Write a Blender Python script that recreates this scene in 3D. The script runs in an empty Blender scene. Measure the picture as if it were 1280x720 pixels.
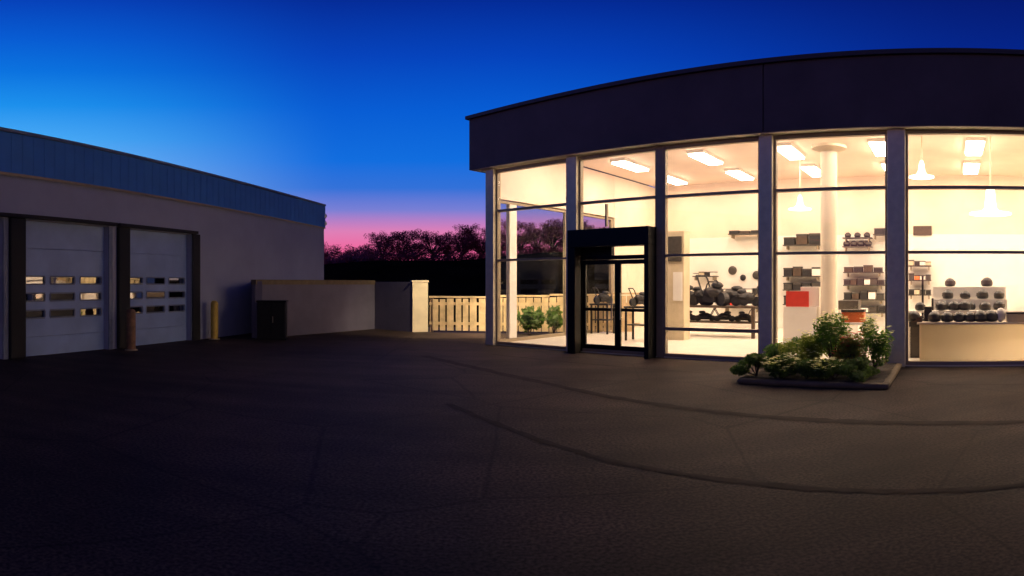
import bpy, bmesh, math, random
from mathutils import Vector, Matrix
random.seed(7)
C = bpy.context.scene.collection
PI = math.pi
F = 770.0            # panorama: pixels of the 1280 wide photograph per radian
HZ = 355.0           # horizon row
EYE = 1.6

# ------------------------------------------------------------------ camera (cylindrical panorama)
cd = bpy.data.cameras.new('camera'); cam = bpy.data.objects.new('camera', cd); C.objects.link(cam)
cam.location = (0, 0, EYE); cam.rotation_euler = (PI/2, 0, 0)
cd.type = 'PANO'
cd.panorama_type = 'CENTRAL_CYLINDRICAL'
cd.central_cylindrical_radius = 1.0
cd.central_cylindrical_range_u_min = -640/F; cd.central_cylindrical_range_u_max = 640/F
cd.central_cylindrical_range_v_min = -(720-HZ)/F; cd.central_cylindrical_range_v_max = HZ/F
cd.clip_end = 2000
bpy.context.scene.camera = cam

# ------------------------------------------------------------------ materials
def nt(m): m.use_nodes = True; return m.node_tree
def mat(name, col, rough=0.6, metal=0.0, vary=0.15, scale=6.0, bump=0.0, spec=0.5, bscale=None):
    m = bpy.data.materials.new(name); t = nt(m); n = t.nodes; l = t.links
    b = n['Principled BSDF']; b.inputs['Roughness'].default_value = rough; b.inputs['Metallic'].default_value = metal
    b.inputs['Specular IOR Level'].default_value = spec
    tc = n.new('ShaderNodeTexCoord'); no = n.new('ShaderNodeTexNoise'); no.inputs['Scale'].default_value = scale
    no.inputs['Detail'].default_value = 5; no.inputs['Roughness'].default_value = .6
    l.new(tc.outputs['Object'], no.inputs['Vector'])
    r = n.new('ShaderNodeValToRGB'); r.color_ramp.elements[0].position = .3; r.color_ramp.elements[1].position = .7
    lo = [c*(1-vary) for c in col]; hi = [min(1, c*(1+vary)) for c in col]
    r.color_ramp.elements[0].color = (*lo, 1); r.color_ramp.elements[1].color = (*hi, 1)
    l.new(no.outputs['Fac'], r.inputs['Fac']); l.new(r.outputs['Color'], b.inputs['Base Color'])
    if bump:
        n2 = n.new('ShaderNodeTexNoise'); n2.inputs['Scale'].default_value = bscale or scale*6; n2.inputs['Detail'].default_value = 4
        l.new(tc.outputs['Object'], n2.inputs['Vector'])
        bp = n.new('ShaderNodeBump'); bp.inputs['Strength'].default_value = bump; bp.inputs['Distance'].default_value = .02
        l.new(n2.outputs['Fac'], bp.inputs['Height']); l.new(bp.outputs['Normal'], b.inputs['Normal'])
    return m
def emit(name, col, s):
    m = bpy.data.materials.new(name); t = nt(m); n = t.nodes; n.clear()
    e = n.new('ShaderNodeEmission'); e.inputs['Color'].default_value = (*col, 1); e.inputs['Strength'].default_value = s
    o = n.new('ShaderNodeOutputMaterial'); t.links.new(e.outputs[0], o.inputs[0]); return m
def glass(name, tint=(1, 1, 1), base=0.04, ior=1.5, rough=0.0):
    m = bpy.data.materials.new(name); t = nt(m); n = t.nodes; l = t.links; n.clear()
    o = n.new('ShaderNodeOutputMaterial'); mx = n.new('ShaderNodeMixShader'); tr = n.new('ShaderNodeBsdfTransparent')
    tr.inputs[0].default_value = (*tint, 1); g = n.new('ShaderNodeBsdfGlossy'); g.inputs['Roughness'].default_value = rough
    fr = n.new('ShaderNodeFresnel'); ge = n.new('ShaderNodeNewGeometry'); mr = n.new('ShaderNodeMapRange')
    mr.inputs[3].default_value = ior; mr.inputs[4].default_value = 1/ior; l.new(ge.outputs['Backfacing'], mr.inputs[0]); l.new(mr.outputs[0], fr.inputs['IOR'])
    ad = n.new('ShaderNodeMath'); ad.operation = 'ADD'; ad.inputs[1].default_value = base; ad.use_clamp = True
    l.new(fr.outputs[0], ad.inputs[0]); l.new(ad.outputs[0], mx.inputs[0]); l.new(tr.outputs[0], mx.inputs[1]); l.new(g.outputs[0], mx.inputs[2])
    l.new(mx.outputs[0], o.inputs[0]); return m
def leafmat(name, col, trans=.35, vary=.4):
    m = mat(name, col, .55, 0, vary, 3.0); t = m.node_tree; n = t.nodes; l = t.links
    b = n['Principled BSDF']; o = n['Material Output']; mx = n.new('ShaderNodeMixShader'); mx.inputs[0].default_value = trans
    tr = n.new('ShaderNodeBsdfTranslucent'); tr.inputs[0].default_value = (col[0]*1.3, col[1]*1.5, col[2], 1)
    l.new(b.outputs[0], mx.inputs[1]); l.new(tr.outputs[0], mx.inputs[2]); l.new(mx.outputs[0], o.inputs[0]); return m

M = {}
M['fascia'] = mat('fascia_metal', (.052, .042, .046), .6, 0, .3, .9)
M['coping'] = mat('coping_metal', (.02, .02, .025), .5)
M['alu'] = mat('aluminium', (.74, .66, .46), .45, .0, .1, 8)
M['rail'] = mat('bronze_rail', (.30, .24, .16), .5, .0, .1, 8)
M['black'] = mat('black_metal', (.007, .007, .007), .55, 0, .2, 8, spec=.2)
M['soffit'] = mat('soffit_panel', (.6, .57, .5), .7, 0, .05, 3)
M['cream'] = mat('cream_plaster', (.76, .67, .53), .8, 0, .06, 1.5)
M['white'] = mat('white_paint', (.82, .78, .71), .6, 0, .04, 2)
M['peach'] = mat('peach_plaster', (.78, .63, .50), .8, 0, .08, .9)
M['beige'] = mat('beige_laminate', (.6, .5, .34), .6, 0, .1, 3)
M['tile'] = mat('pale_floor_tile', (.82, .77, .66), .35, 0, .06, 2)
M['darkitem'] = mat('dark_plastic', (.012, .010, .010), .5, 0, .3, 12)
M['shell'] = mat('gloss_black_shell', (.012, .012, .014), .35, 0, .2, 8)
M['grey'] = mat('grey_plastic', (.05, .042, .034), .5, 0, .3, 9)
M['brown'] = mat('brown_wood', (.06, .035, .02), .5, 0, .3, 7)
M['red'] = mat('red_card', (.62, .04, .02), .5, 0, .1, 7)
M['orange'] = mat('orange_card', (.75, .17, .04), .5, 0, .1, 7)
M['frost'] = mat('frosted_panel', (.8, .74, .6), .6, 0, .03)
_t = M['frost'].node_tree; _tr = _t.nodes.new('ShaderNodeBsdfTranslucent'); _tr.inputs[0].default_value = (.98, .93, .8, 1); _mx = _t.nodes.new('ShaderNodeMixShader'); _mx.inputs[0].default_value = .85
_t.links.new(_t.nodes['Principled BSDF'].outputs[0], _mx.inputs[1]); _t.links.new(_tr.outputs[0], _mx.inputs[2]); _t.links.new(_mx.outputs[0], _t.nodes['Material Output'].inputs[0])
M['glass'] = glass('shop_glass', (.985, .985, .97), .0)
M['glass_clear'] = glass('antireflective_glass', (.99, .99, .98), 0, 1.12)
M['doorglass'] = glass('coated_door_glass', (.05, .06, .08), .48, 1.6, .03)
M['tube'] = emit('lamp_tube', (1, .775, .60), 37)
M['pend'] = emit('pendant_glow', (1, .86, .62), 5)

# asphalt: speckled, worn, sealed patches
def ground_mat(name, c0, c1, rough):
    m = bpy.data.materials.new(name); t = nt(m); n = t.nodes; l = t.links; b = n['Principled BSDF']
    tc = n.new('ShaderNodeTexCoord')
    a = n.new('ShaderNodeTexNoise'); a.inputs['Scale'].default_value = .35; a.inputs['Detail'].default_value = 8; a.inputs['Roughness'].default_value = .65
    g = n.new('ShaderNodeTexNoise'); g.inputs['Scale'].default_value = 34; g.inputs['Detail'].default_value = 3
    l.new(tc.outputs['Object'], a.inputs['Vector']); l.new(tc.outputs['Object'], g.inputs['Vector'])
    r = n.new('ShaderNodeValToRGB'); e = r.color_ramp.elements; e[0].position = .36; e[1].position = .66
    e[0].color = (*c0, 1); e[1].color = (*c1, 1); l.new(a.outputs['Fac'], r.inputs[0])
    r2 = n.new('ShaderNodeValToRGB'); e = r2.color_ramp.elements; e[0].position = .35; e[1].position = .65
    e[0].color = (.4, .4, .4, 1); e[1].color = (1.6, 1.6, 1.6, 1); l.new(g.outputs['Fac'], r2.inputs[0])
    mx = n.new('ShaderNodeMix'); mx.data_type = 'RGBA'; mx.blend_type = 'MULTIPLY'; mx.inputs[0].default_value = 1
    l.new(r.outputs[0], mx.inputs[6]); l.new(r2.outputs[0], mx.inputs[7]); 
    mp = n.new('ShaderNodeMapping'); mp.inputs['Rotation'].default_value = (0, 0, .714); mp.inputs['Scale'].default_value = (.12, 1.6, 1); st = n.new('ShaderNodeTexNoise')
    st.inputs['Scale'].default_value = 1.0; st.inputs['Detail'].default_value = 6; l.new(tc.outputs['Object'], mp.inputs[0]); l.new(mp.outputs[0], st.inputs['Vector'])
    r3 = n.new('ShaderNodeValToRGB'); e = r3.color_ramp.elements; e[0].position = .3; e[1].position = .7; e[0].color = (.6, .6, .6, 1); e[1].color = (1.35, 1.33, 1.3, 1); l.new(st.outputs['Fac'], r3.inputs[0])
    vo = n.new('ShaderNodeTexVoronoi'); vo.feature = 'DISTANCE_TO_EDGE'; vo.inputs['Scale'].default_value = .42; wn = n.new('ShaderNodeMix'); wn.data_type = 'RGBA'; wn.inputs[0].default_value = .12
    l.new(tc.outputs['Object'], wn.inputs[6]); l.new(a.outputs['Color'], wn.inputs[7]); l.new(wn.outputs[2], vo.inputs['Vector'])
    r4 = n.new('ShaderNodeValToRGB'); e = r4.color_ramp.elements; e[0].position = .002; e[1].position = .009; e[0].color = (.55, .55, .55, 1); e[1].color = (1, 1, 1, 1); l.new(vo.outputs['Distance'], r4.inputs[0])
    m3 = n.new('ShaderNodeMix'); m3.data_type = 'RGBA'; m3.blend_type = 'MULTIPLY'; m3.inputs[0].default_value = 1; l.new(mx.outputs[2], m3.inputs[6]); l.new(r3.outputs[0], m3.inputs[7])
    m4 = n.new('ShaderNodeMix'); m4.data_type = 'RGBA'; m4.blend_type = 'MULTIPLY'; m4.inputs[0].default_value = 1; l.new(m3.outputs[2], m4.inputs[6]); l.new(r4.outputs[0], m4.inputs[7])
    l.new(m4.outputs[2], b.inputs['Base Color'])
    b.inputs['Roughness'].default_value = rough; b.inputs['Specular IOR Level'].default_value = .11
    bp = n.new('ShaderNodeBump'); bp.inputs['Strength'].default_value = .35; bp.inputs['Distance'].default_value = .006
    l.new(g.outputs['Fac'], bp.inputs['Height']); l.new(bp.outputs[0], b.inputs['Normal']); return m
M['asphalt'] = ground_mat('asphalt', (.026, .0175, .0155), (.062, .042, .036), .72)
M['seam'] = mat('tar_seam', (.024, .0165, .015), .8, 0, .5, 5, spec=.10)
M['kerb'] = mat('kerb_concrete', (.15, .11, .06), .8, 0, .2, 6, .3)
M['soil'] = mat('soil', (.03, .022, .015), .9, 0, .4, 10, .6)
M['hill'] = mat('hill_grass', (.018, .013, .006), 1.0, 0, .4, .3, spec=0)
M['precast'] = mat('precast_wall', (.30, .315, .42), .8, 0, .08, .8, .15, bscale=30)
M['bluemetal'] = mat('blue_ribbed_metal', (.02, .17, .55), .6, .0, .08, 2)
M['doorpaint'] = mat('door_paint', (.22, .31, .54), .5, 0, .12, 1.3)
M['jamb'] = mat('rubber_seal', (.006, .006, .007), .8)
M['bluegrey'] = mat('blue_grey_frame', (.13, .16, .24), .6)
M['wall2'] = mat('rendered_block_wall', (.13, .118, .165), .85, 0, .12, 1.5, .3)
M['pier'] = mat('cream_render', (.72, .62, .42), .8, 0, .1, 3, .2)
M['picket'] = mat('weathered_picket', (.60, .44, .24), .8, 0, .3, 3, .2)
M['yellow'] = mat('yellow_paint', (.55, .36, .05), .5, 0, .25, 6)
M['rust'] = mat('rusty_yellow_paint', (.20, .10, .05), .7, 0, .4, 8)
M['bark'] = mat('bark', (.05, .035, .028), .9, 0, .3, 8, .4)
M['treeleaf'] = leafmat('tree_leaf', (.34, .06, .12), .8)
M['leaf'] = leafmat('shrub_leaf', (.12, .22, .04), .65)
M['leafd'] = leafmat('dark_shrub_leaf', (.11, .18, .035), .6)
M['leafy'] = leafmat('yellow_green_leaf', (.30, .34, .08), .65)
M['petal'] = leafmat('cream_petal', (.88, .80, .5), .6, .1)
M['petalr'] = leafmat('red_petal', (.6, .09, .04), .3, .1)

# ------------------------------------------------------------------ mesh helpers
class MB:
    def __init__(s): s.b = bmesh.new()
    def box(s, x0, x1, y0, y1, z0, z1, sl=0.0, mat=None):
        """box; sl lifts it linearly with x (a fall of the eaves)"""
        co = [(x, y, z + sl*x) for x in (x0, x1) for y in (y0, y1) for z in (z0, z1)]
        if mat: co = [mat @ Vector(c) for c in co]
        v = [s.b.verts.new(c) for c in co]
        for f in ((0, 1, 3, 2), (4, 6, 7, 5), (0, 4, 5, 1), (2, 3, 7, 6), (0, 2, 6, 4), (1, 5, 7, 3)):
            s.b.faces.new([v[i] for i in f])
        return s
    def tube(s, pts, rads, seg=8, cap=True):
        rings = []
        for i, p in enumerate(pts):
            p = Vector(p); d = (Vector(pts[min(i+1, len(pts)-1)]) - Vector(pts[max(i-1, 0)])).normalized()
            a = d.orthogonal().normalized(); c = d.cross(a)
            r = rads[i] if hasattr(rads, '__len__') else rads
            rings.append([s.b.verts.new(p + a*r*math.cos(2*PI*k/seg) + c*r*math.sin(2*PI*k/seg)) for k in range(seg)])
        for i in range(len(rings)-1):
            for k in range(seg): s.b.faces.new([rings[i][k], rings[i][(k+1) % seg], rings[i+1][(k+1) % seg], rings[i+1][k]])
        if cap: s.b.faces.new(rings[0][::-1]); s.b.faces.new(rings[-1])
        return s
    def lathe(s, prof, seg=20, x=0, y=0):
        rings = [[s.b.verts.new((x+r*math.cos(2*PI*k/seg), y+r*math.sin(2*PI*k/seg), z)) for k in range(seg)] for r, z in prof]
        for i in range(len(rings)-1):
            for k in range(seg): s.b.faces.new([rings[i][k], rings[i][(k+1) % seg], rings[i+1][(k+1) % seg], rings[i+1][k]])
        s.b.faces.new(rings[0][::-1]); s.b.faces.new(rings[-1]); return s
    def blob(s, c, r, seed=0, n=2, jit=.15):
        rr = random.Random(seed); m = bmesh.ops.create_icosphere(s.b, subdivisions=n, radius=1)
        for v in m['verts']:
            k = 1 + rr.uniform(-jit, jit); v.co = Vector((v.co.x*r[0]*k + c[0], v.co.y*r[1]*k + c[1], v.co.z*r[2]*k + c[2]))
        return s
    def leaves(s, c, r, n, size, rr, hollow=.25):
        for _ in range(n):
            while True:
                p = Vector((rr.uniform(-1, 1), rr.uniform(-1, 1), rr.uniform(-1, 1)))
                if hollow < p.length < 1: break
            p = Vector((c[0]+p.x*r[0], c[1]+p.y*r[1], c[2]+p.z*r[2]))
            a = Vector((rr.gauss(0, 1), rr.gauss(0, 1), rr.gauss(0, 1))).normalized(); b = a.orthogonal().normalized()
            k = size*rr.uniform(.6, 1.4)
            s.b.faces.new([s.b.verts.new(p - a*k), s.b.verts.new(p + b*k*.42), s.b.verts.new(p + a*k), s.b.verts.new(p - b*k*.42)])
        return s
    def build(s, name, m, parent=None, bevel=0.0, smooth=False):
        bmesh.ops.recalc_face_normals(s.b, faces=s.b.faces)
        me = bpy.data.meshes.new(name); s.b.to_mesh(me); s.b.free(); me.materials.append(M[m] if isinstance(m, str) else m)
        if smooth:
            for p in me.polygons: p.use_smooth = True
        o = bpy.data.objects.new(name, me); C.objects.link(o)
        if parent: o.parent = parent
        if bevel:
            bv = o.modifiers.new('bevel', 'BEVEL'); bv.width = bevel; bv.segments = 2; bv.limit_method = 'ANGLE'
        return o
def tag(o, label=None, cat=None, group=None, kind=None):
    if label: o['label'] = label
    if cat: o['category'] = cat
    if group: o['group'] = group
    if kind: o['kind'] = kind
    return o
def empty(name, loc, rz=0, label=None, cat=None, group=None):
    o = bpy.data.objects.new(name, None); C.objects.link(o); o.location = loc; o.rotation_euler = (0, 0, rz)
    o.empty_display_size = .3
    return tag(o, label, cat, group)
def copy_tree(o, parent=None):
    kids = [k for k in C.objects if k.parent == o]
    c = o.copy(); C.objects.link(c); c.parent = parent
    for k in kids: copy_tree(k, c)
    return c
def az(px): return (px-640)/F
def polar(px, dist, z=0): a = az(px); return Vector((dist*math.sin(a), dist*math.cos(a), z))

# ------------------------------------------------------------------ sky
w = bpy.data.worlds.new('World'); bpy.context.scene.world = w; w.use_nodes = True
t = w.node_tree; n = t.nodes; l = t.links; n.clear()
out = n.new('ShaderNodeOutputWorld'); bg = n.new('ShaderNodeBackground'); bg.inputs[1].default_value = 1.0
tc = n.new('ShaderNodeTexCoord'); sp = n.new('ShaderNodeSeparateXYZ'); l.new(tc.outputs['Generated'], sp.inputs[0])
def math_(op, a, b=None, clamp=False):
    m = n.new('ShaderNodeMath'); m.operation = op; m.use_clamp = clamp
    for i, v in enumerate((a, b)):
        if v is None: continue
        if isinstance(v, (int, float)): m.inputs[i].default_value = v
        else: l.new(v, m.inputs[i])
    return m.outputs[0]
x2 = math_('MULTIPLY', sp.outputs[0], sp.outputs[0]); y2 = math_('MULTIPLY', sp.outputs[1], sp.outputs[1])
hr = math_('MAXIMUM', math_('SQRT', math_('ADD', x2, y2)), .001)
el = math_('DIVIDE', sp.outputs[2], hr)
elf = math_('MULTIPLY', el, 1.0, True)
def s2l(c): return tuple(((v/255)/12.92 if v/255 <= .04045 else ((v/255+.055)/1.055)**2.4) for v in c)
def ramp(stops):
    r = n.new('ShaderNodeValToRGB'); cr = r.color_ramp; cr.interpolation = 'B_SPLINE' if False else 'EASE'
    cr.interpolation = 'LINEAR'
    while len(cr.elements) < len(stops): cr.elements.new(.5)
    for e, (p, c) in zip(cr.elements, stops): e.position = p; e.color = (*s2l(c), 1)
    l.new(elf, r.inputs[0]); return r.outputs[0]
# away from the afterglow (towards the right of the view) and towards it (left)
ra = ramp([(0, (240, 80, 132)), (.055, (240, 102, 158)), (.085, (222, 126, 182)), (.12, (120, 126, 212)), (.155, (48, 112, 216)), (.20, (8, 108, 222)), (.28, (0, 92, 212)), (.37, (0, 66, 188)), (.46, (0, 42, 152)), (1, (0, 20, 80))])
rb = ramp([(0, (230, 130, 150)), (.07, (190, 160, 205)), (.14, (140, 190, 245)), (.235, (72, 172, 247)), (.29, (24, 146, 238)), (.345, (2, 116, 225)), (.40, (0, 92, 212)), (.46, (0, 66, 188)), (1, (0, 25, 90))])
rc = ramp([(0, (195, 172, 165)), (.10, (180, 160, 158)), (.20, (105, 100, 122)), (.32, (8, 40, 132)), (.37, (2, 36, 138)), (.46, (3, 26, 116)), (1, (0, 14, 60))])  # behind the camera: unseen warm low band, added to lift the facade fronts
ga = math.radians(-56)
dx = math_('DIVIDE', sp.outputs[0], hr); dy = math_('DIVIDE', sp.outputs[1], hr)
dt = math_('ADD', math_('MULTIPLY', dx, math.sin(ga)), math_('MULTIPLY', dy, math.cos(ga)))
def smooth(v, lo, hi):
    mr = n.new('ShaderNodeMapRange'); mr.interpolation_type = 'SMOOTHSTEP'; mr.inputs[1].default_value = lo; mr.inputs[2].default_value = hi
    l.new(v, mr.inputs[0]); return mr.outputs[0]
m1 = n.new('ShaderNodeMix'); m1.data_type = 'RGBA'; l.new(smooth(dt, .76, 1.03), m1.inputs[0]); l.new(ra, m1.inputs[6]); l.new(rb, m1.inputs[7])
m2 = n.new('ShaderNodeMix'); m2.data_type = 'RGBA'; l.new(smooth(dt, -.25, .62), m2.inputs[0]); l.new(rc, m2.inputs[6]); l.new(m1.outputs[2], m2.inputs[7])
gd = n.new('ShaderNodeMix'); gd.data_type = 'RGBA'; l.new(smooth(el, -.02, 0.0), gd.inputs[0]); gd.inputs[6].default_value = (.004, .004, .008, 1); l.new(m2.outputs[2], gd.inputs[7])
sk = n.new('ShaderNodeTexSky'); sk.sky_type = 'NISHITA'; sk.sun_disc = False; sk.sun_elevation = math.radians(-4); sk.sun_rotation = ga
ns = n.new('ShaderNodeMix'); ns.data_type = 'RGBA'; ns.blend_type = 'ADD'; ns.inputs[0].default_value = .05; l.new(gd.outputs[2], ns.inputs[6]); l.new(sk.outputs[0], ns.inputs[7])
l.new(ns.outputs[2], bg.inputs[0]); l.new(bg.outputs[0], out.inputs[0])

# ------------------------------------------------------------------ ground, seams, hill
b = MB(); R_ = 900
b.b.faces.new([b.b.verts.new(p) for p in ((-R_, -R_, 0), (R_, -R_, 0), (R_, R_, 0), (-R_, R_, 0))])
tag(b.build('ground', 'asphalt'), kind='structure')
def seam(pts, wd, name='pavement_joint', zz=.004):
    b = MB(); P = [Vector(p) for p in pts]; Q = []
    for i in range(len(P)-1):
        for k in range(8): Q.append(P[i].lerp(P[i+1], k/8))
    Q.append(P[-1]); rr = random.Random(len(Q)); vs = []
    for i, p in enumerate(Q):
        d = (Q[min(i+1, len(Q)-1)]-Q[max(i-1, 0)]).normalized(); nn = Vector((-d.y, d.x, 0)); wv = wd*rr.uniform(.7, 1.3); o = rr.uniform(-.012, .012)
        vs.append((b.b.verts.new(p + nn*(wv/2+o) + Vector((0, 0, zz))), b.b.verts.new(p - nn*(wv/2-o) + Vector((0, 0, zz)))))
    for i in range(len(vs)-1): b.b.faces.new([vs[i][0], vs[i][1], vs[i+1][1], vs[i+1][0]])
    return tag(b.build(name, 'seam'), kind='structure')
def gp(px, py): return polar(px, F*EYE/(py-HZ))
seam([gp(*p) for p in ((530, 445), (555, 451), (667, 476), (760, 496), (855, 510.6), (980, 523), (1080, 528), (1167, 529), (1280, 527.5), (1380, 518))], .2)
seam([gp(*p) for p in ((560, 505), (610, 526), (667, 548), (761, 576), (840, 591), (917, 602), (1010, 611), (1105, 615), (1200, 613), (1280, 607), (1400, 590))], .10)

RR = -(1190-640)/F          # showroom frame rotation
DR = 11.96
nR = Vector((math.sin(-RR), math.cos(-RR), 0)); uR = Vector((math.cos(RR), math.sin(RR), 0)); O_R = nR*DR
def WR(s_, t_, z=0): return O_R + uR*s_ + nR*t_ + Vector((0, 0, z))
seam([WR(-9.5, -1.7), WR(-6, -1.75), WR(-4.2, -1.8)], .05)
seam([WR(-.4, -2.2), WR(4, -2.2), WR(9, -2.2)], .05)


b = MB(); b.b.faces.new([b.b.verts.new(p) for p in ((-9, 23, .004), (40, 21.3, .004), (40, 36, .004), (-9, 36, .004))])
tag(b.build('grass_verge', 'hill'), kind='structure')
b = MB(); N = 60; V = []
def hz(x, y):
    k = min(1, max(0, (y-34)/30)); k = k*k*(3-2*k)
    return -.05 + k*(4.3 + .35*math.sin(x*.13+1) + .25*math.sin(x*.31) + .012*(x))
for i in range(N+1):
    V.append([b.b.verts.new((-90+180*i/N, 30+110*j/30, hz(-90+180*i/N, 30+110*j/30))) for j in range(31)])
for i in range(N):
    for j in range(30): b.b.faces.new([V[i][j], V[i+1][j], V[i+1][j+1], V[i][j+1]])
tag(b.build('hill', 'hill', smooth=True), kind='structure')

# ------------------------------------------------------------------ showroom building
sr = empty('showroom_building', O_R, RR, 'long single storey showroom with dark fascia over tall glazing, lit warm inside', 'building')
def sx(px, tt=0): return (DR+tt)*math.tan((px-1190)/F)
def iz(px, py, tt): return EYE + (HZ-py)/F*(DR+tt)/math.cos((px-1190)/F)
SL = -.0035
XL, XR = -11.62, 9.6
ZT, ZB = 5.95, 4.60
# fascia in panels with open joints
b = MB(); edges = [XL, sx(954, -.3), sx(1190, -.3)+2.2, XR]
for i in range(3): b.box(edges[i]+(.012 if i else 0), edges[i+1]-(.012 if i < 2 else 0), -.30, .06, ZB, ZT, SL)
b.box(XL+.05, XR-.05, -.26, .05, ZB+.03, ZT-.03, SL)
b.build('fascia', 'fascia', sr)
MB().box(XL, XL+.06, .063, 9.6, ZB, ZT, SL).build('fascia', 'fascia', sr)
MB().box(XL-.08, XR+.05, -.38, 9.7, ZT+.003, ZT+.09, SL).build('coping', 'coping', sr)
MB().box(XL+.063, -11.0, .063, 9.5, ZB+.005, ZB+.05, SL).build('soffit', 'soffit', sr)
MB().box(XL+.04, XR-.05, -.28, .05, ZB-.012, ZB-.002, SL).build('soffit', 'soffit', sr)
for yy, aim in ((.9, (-14.6, 1.9, .9)), (1.7, (-12.4, 3.3, .8))):   # unseen spots added under the corner soffit to brighten fence and pier
    dl = MB().lathe([(.07, 0), (.07, .02)], 16).build('added_downlight', 'tube', sr); dl.location = (-11.33, yy, 4.615)
    la = bpy.data.lights.new('added_fence_lamp', 'SPOT'); la.energy = 2000; la.color = (1, .8, .52); la.spot_size = math.radians(62); la.spot_blend = .8; la.shadow_soft_size = .07
    lo = bpy.data.objects.new('added_fence_lamp', la); C.objects.link(lo); lo.parent = sr; lo.location = (-11.33, yy, 4.60)
    lo.rotation_euler = (Vector(aim)-Vector((-11.33, yy, 4.6))).to_track_quat('-Z', 'Y').to_euler()
MB().box(XL+.31, XR-.02, .063, 9.5, 5.45, 5.7).build('roof', 'coping', sr)
MB().box(-10.9, XR-.3, .07, 9.0, 5.30, 5.36).build('ceiling', 'peach', sr)
MB().box(-11.15, XR-.2, -.02, 9.2, -.1, .03).build('floor_slab', 'tile', sr)
MB().box(-11.15, XR-.2, 9.0, 9.2, .032, 3.3).build('rear_wall', 'white', sr); MB().box(-11.15, XR-.2, 9.0, 9.2, 3.301, 5.3).build('rear_wall', 'peach', sr)
MB().box(XR-.3, XR-.1, .1, 8.99, .032, 5.28).build('end_wall', 'cream', sr)
MB().box(-11.15, -10.95, 6.0, 8.99, .032, 5.28).build('end_wall', 'cream', sr)
MB().box(-11.15, -10.95, .12, 5.99, 3.86, 5.28).build('window_header', 'peach', sr)
# columns and mullions
ZH = 4.60
def col(x0, x1, y0, y1, z1=ZH, m='alu', nm='column'): return MB().box(x0, x1, y0, y1, .0, z1).build(nm, m, sr, bevel=.012)
cols = [(-11.16, -10.88), (-8.55, -8.25), (-3.83, -3.55), (-1.25, -.90), (1.62, 1.95), (4.3, 4.62), (6.9, 7.2), (9.1, 9.4)]
for x0, x1 in cols: col(x0, x1, -.16, .12)
col(-6.18, -6.03, -.06, .08, m='rail', nm='mullion')
xs = [(-10.88, -8.55), (-8.25, -6.18), (-6.03, -3.83), (-3.55, -1.25), (-.90, 1.62), (1.95, 4.3), (4.62, 6.9), (7.2, 9.1)]
for i, (a, c) in enumerate(xs):
    f = MB().box(a, c, -.05, .07, ZH-.09, ZH-.002).box(a, c, -.05, .07, .032, .10)
    f.box(a, a+.05, -.05, .07, .103, ZH-.093).box(c-.05, c, -.05, .07, .103, ZH-.093)
    fr = f.build('window', 'rail', sr)
    MB().box(a+.052, c-.052, -.055, .065, 3.44-.0035*a, 3.50-.0035*a).build('transom', 'rail', fr)
    if i != 1: MB().box(a+.052, c-.052, -.055, .065, 2.19, 2.245).build('transom', 'rail', fr)
    if i == 2: MB().box(a+.052, c-.052, -.055, .065, .60, .67).build('transom', 'rail', fr)
    g = MB()
    z0 = 2.86 if i == 1 else .102
    g.box(a+.052, c-.052, .0, .012, z0, ZH-.095).build('glass_pane', 'glass', fr)
MB().box(sx(758)-.02, sx(758)+.02, -.03, .05, 2.92, 3.43).build('mullion', 'rail', sr)
# side glazing
sg = MB().box(-11.10, -11.0, 5.86, 5.98, .032, 3.84).box(-11.10, -11.0, .15, 5.85, .032, .12).box(-11.10, -11.0, .15, 5.85, 3.77, 3.84).build('window', 'rail', sr)
MB().box(-11.06, -11.05, .15, 5.85, .123, 3.767).build('glass_pane', 'glass_clear', sg)
MB().box(-11.12, -10.99, .62, .92, .125, 3.765).build('column', 'white', sr, bevel=.01)
MB().box(-11.09, -11.0, 3.2, 3.26, .125, 3.765).build('mullion', 'rail', sg)
# entrance portal, proud of the glass
pt = empty('entrance_porch', (0, 0, 0)); pt.parent = sr
pl, pr = -8.22, -6.20
PY = -.42
k = (DR+PY)/DR
plx = sx(709, PY); prx = -6.2
MB().box(plx, prx, PY, -.065, 2.44, 2.84).build('canopy', 'black', pt, bevel=.01)
MB().box(plx, plx+.21, PY+.003, -.17, .0, 2.437).build('post', 'black', pt, bevel=.01)
MB().box(prx-.11, prx, PY+.003, -.065, .0, 2.437).build('post', 'black', pt, bevel=.01)
# inner door frame + header, glass door leaves
hd = MB().box(pl+.0, pr, -.06, .06, 2.16, 2.25).box(pl, pr, -.06, .06, 2.72, 2.85).box(pl, pl+.07, -.06, .06, .03, 2.157).box(pr-.07, pr, -.06, .06, .03, 2.157)
hd.box(pl, pl+.07, -.06, .06, 2.253, 2.717).box(pr-.07, pr, -.06, .06, 2.253, 2.717).box(pl+.073, -7.40, -.05, .05, 2.253, 2.717)
hd.box(-7.40, -7.34, -.06, .06, 2.253, 2.717).build('door_frame', 'black', pt)
MB().box(-7.337, pr-.073, 0, .012, 2.256, 2.714).build('glass_pane', 'glass', pt)
def leaf_(x0, x1):
    d = MB().box(x0, x0+.07, -.03, .03, .04, 2.15).box(x1-.07, x1, -.03, .03, .04, 2.15).box(x0+.071, x1-.071, -.03, .03, .04, .20).box(x0+.071, x1-.071, -.03, .03, 2.05, 2.15)
    d.box(x0+.071, x1-.071, -.03, .03, .98, 1.05)
    d = d.build('door', 'black', pt)
    MB().box(x0+.072, x1-.072, -.005, .005, .202, 2.048).build('glass_pane', 'glass', d)
    hx = x1-.11 if x0 < -7.3 else x0+.11
    MB().tube([(hx, -.09, .8), (hx, -.09, 1.4)], .014).tube([(hx, -.09, .85), (hx, -.03, .85)], .01).tube([(hx, -.09, 1.35), (hx, -.03, 1.35)], .01).build('handle', 'alu', d)
leaf_(pl+.075, -7.205); leaf_(-7.20, pr-.075)

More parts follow.
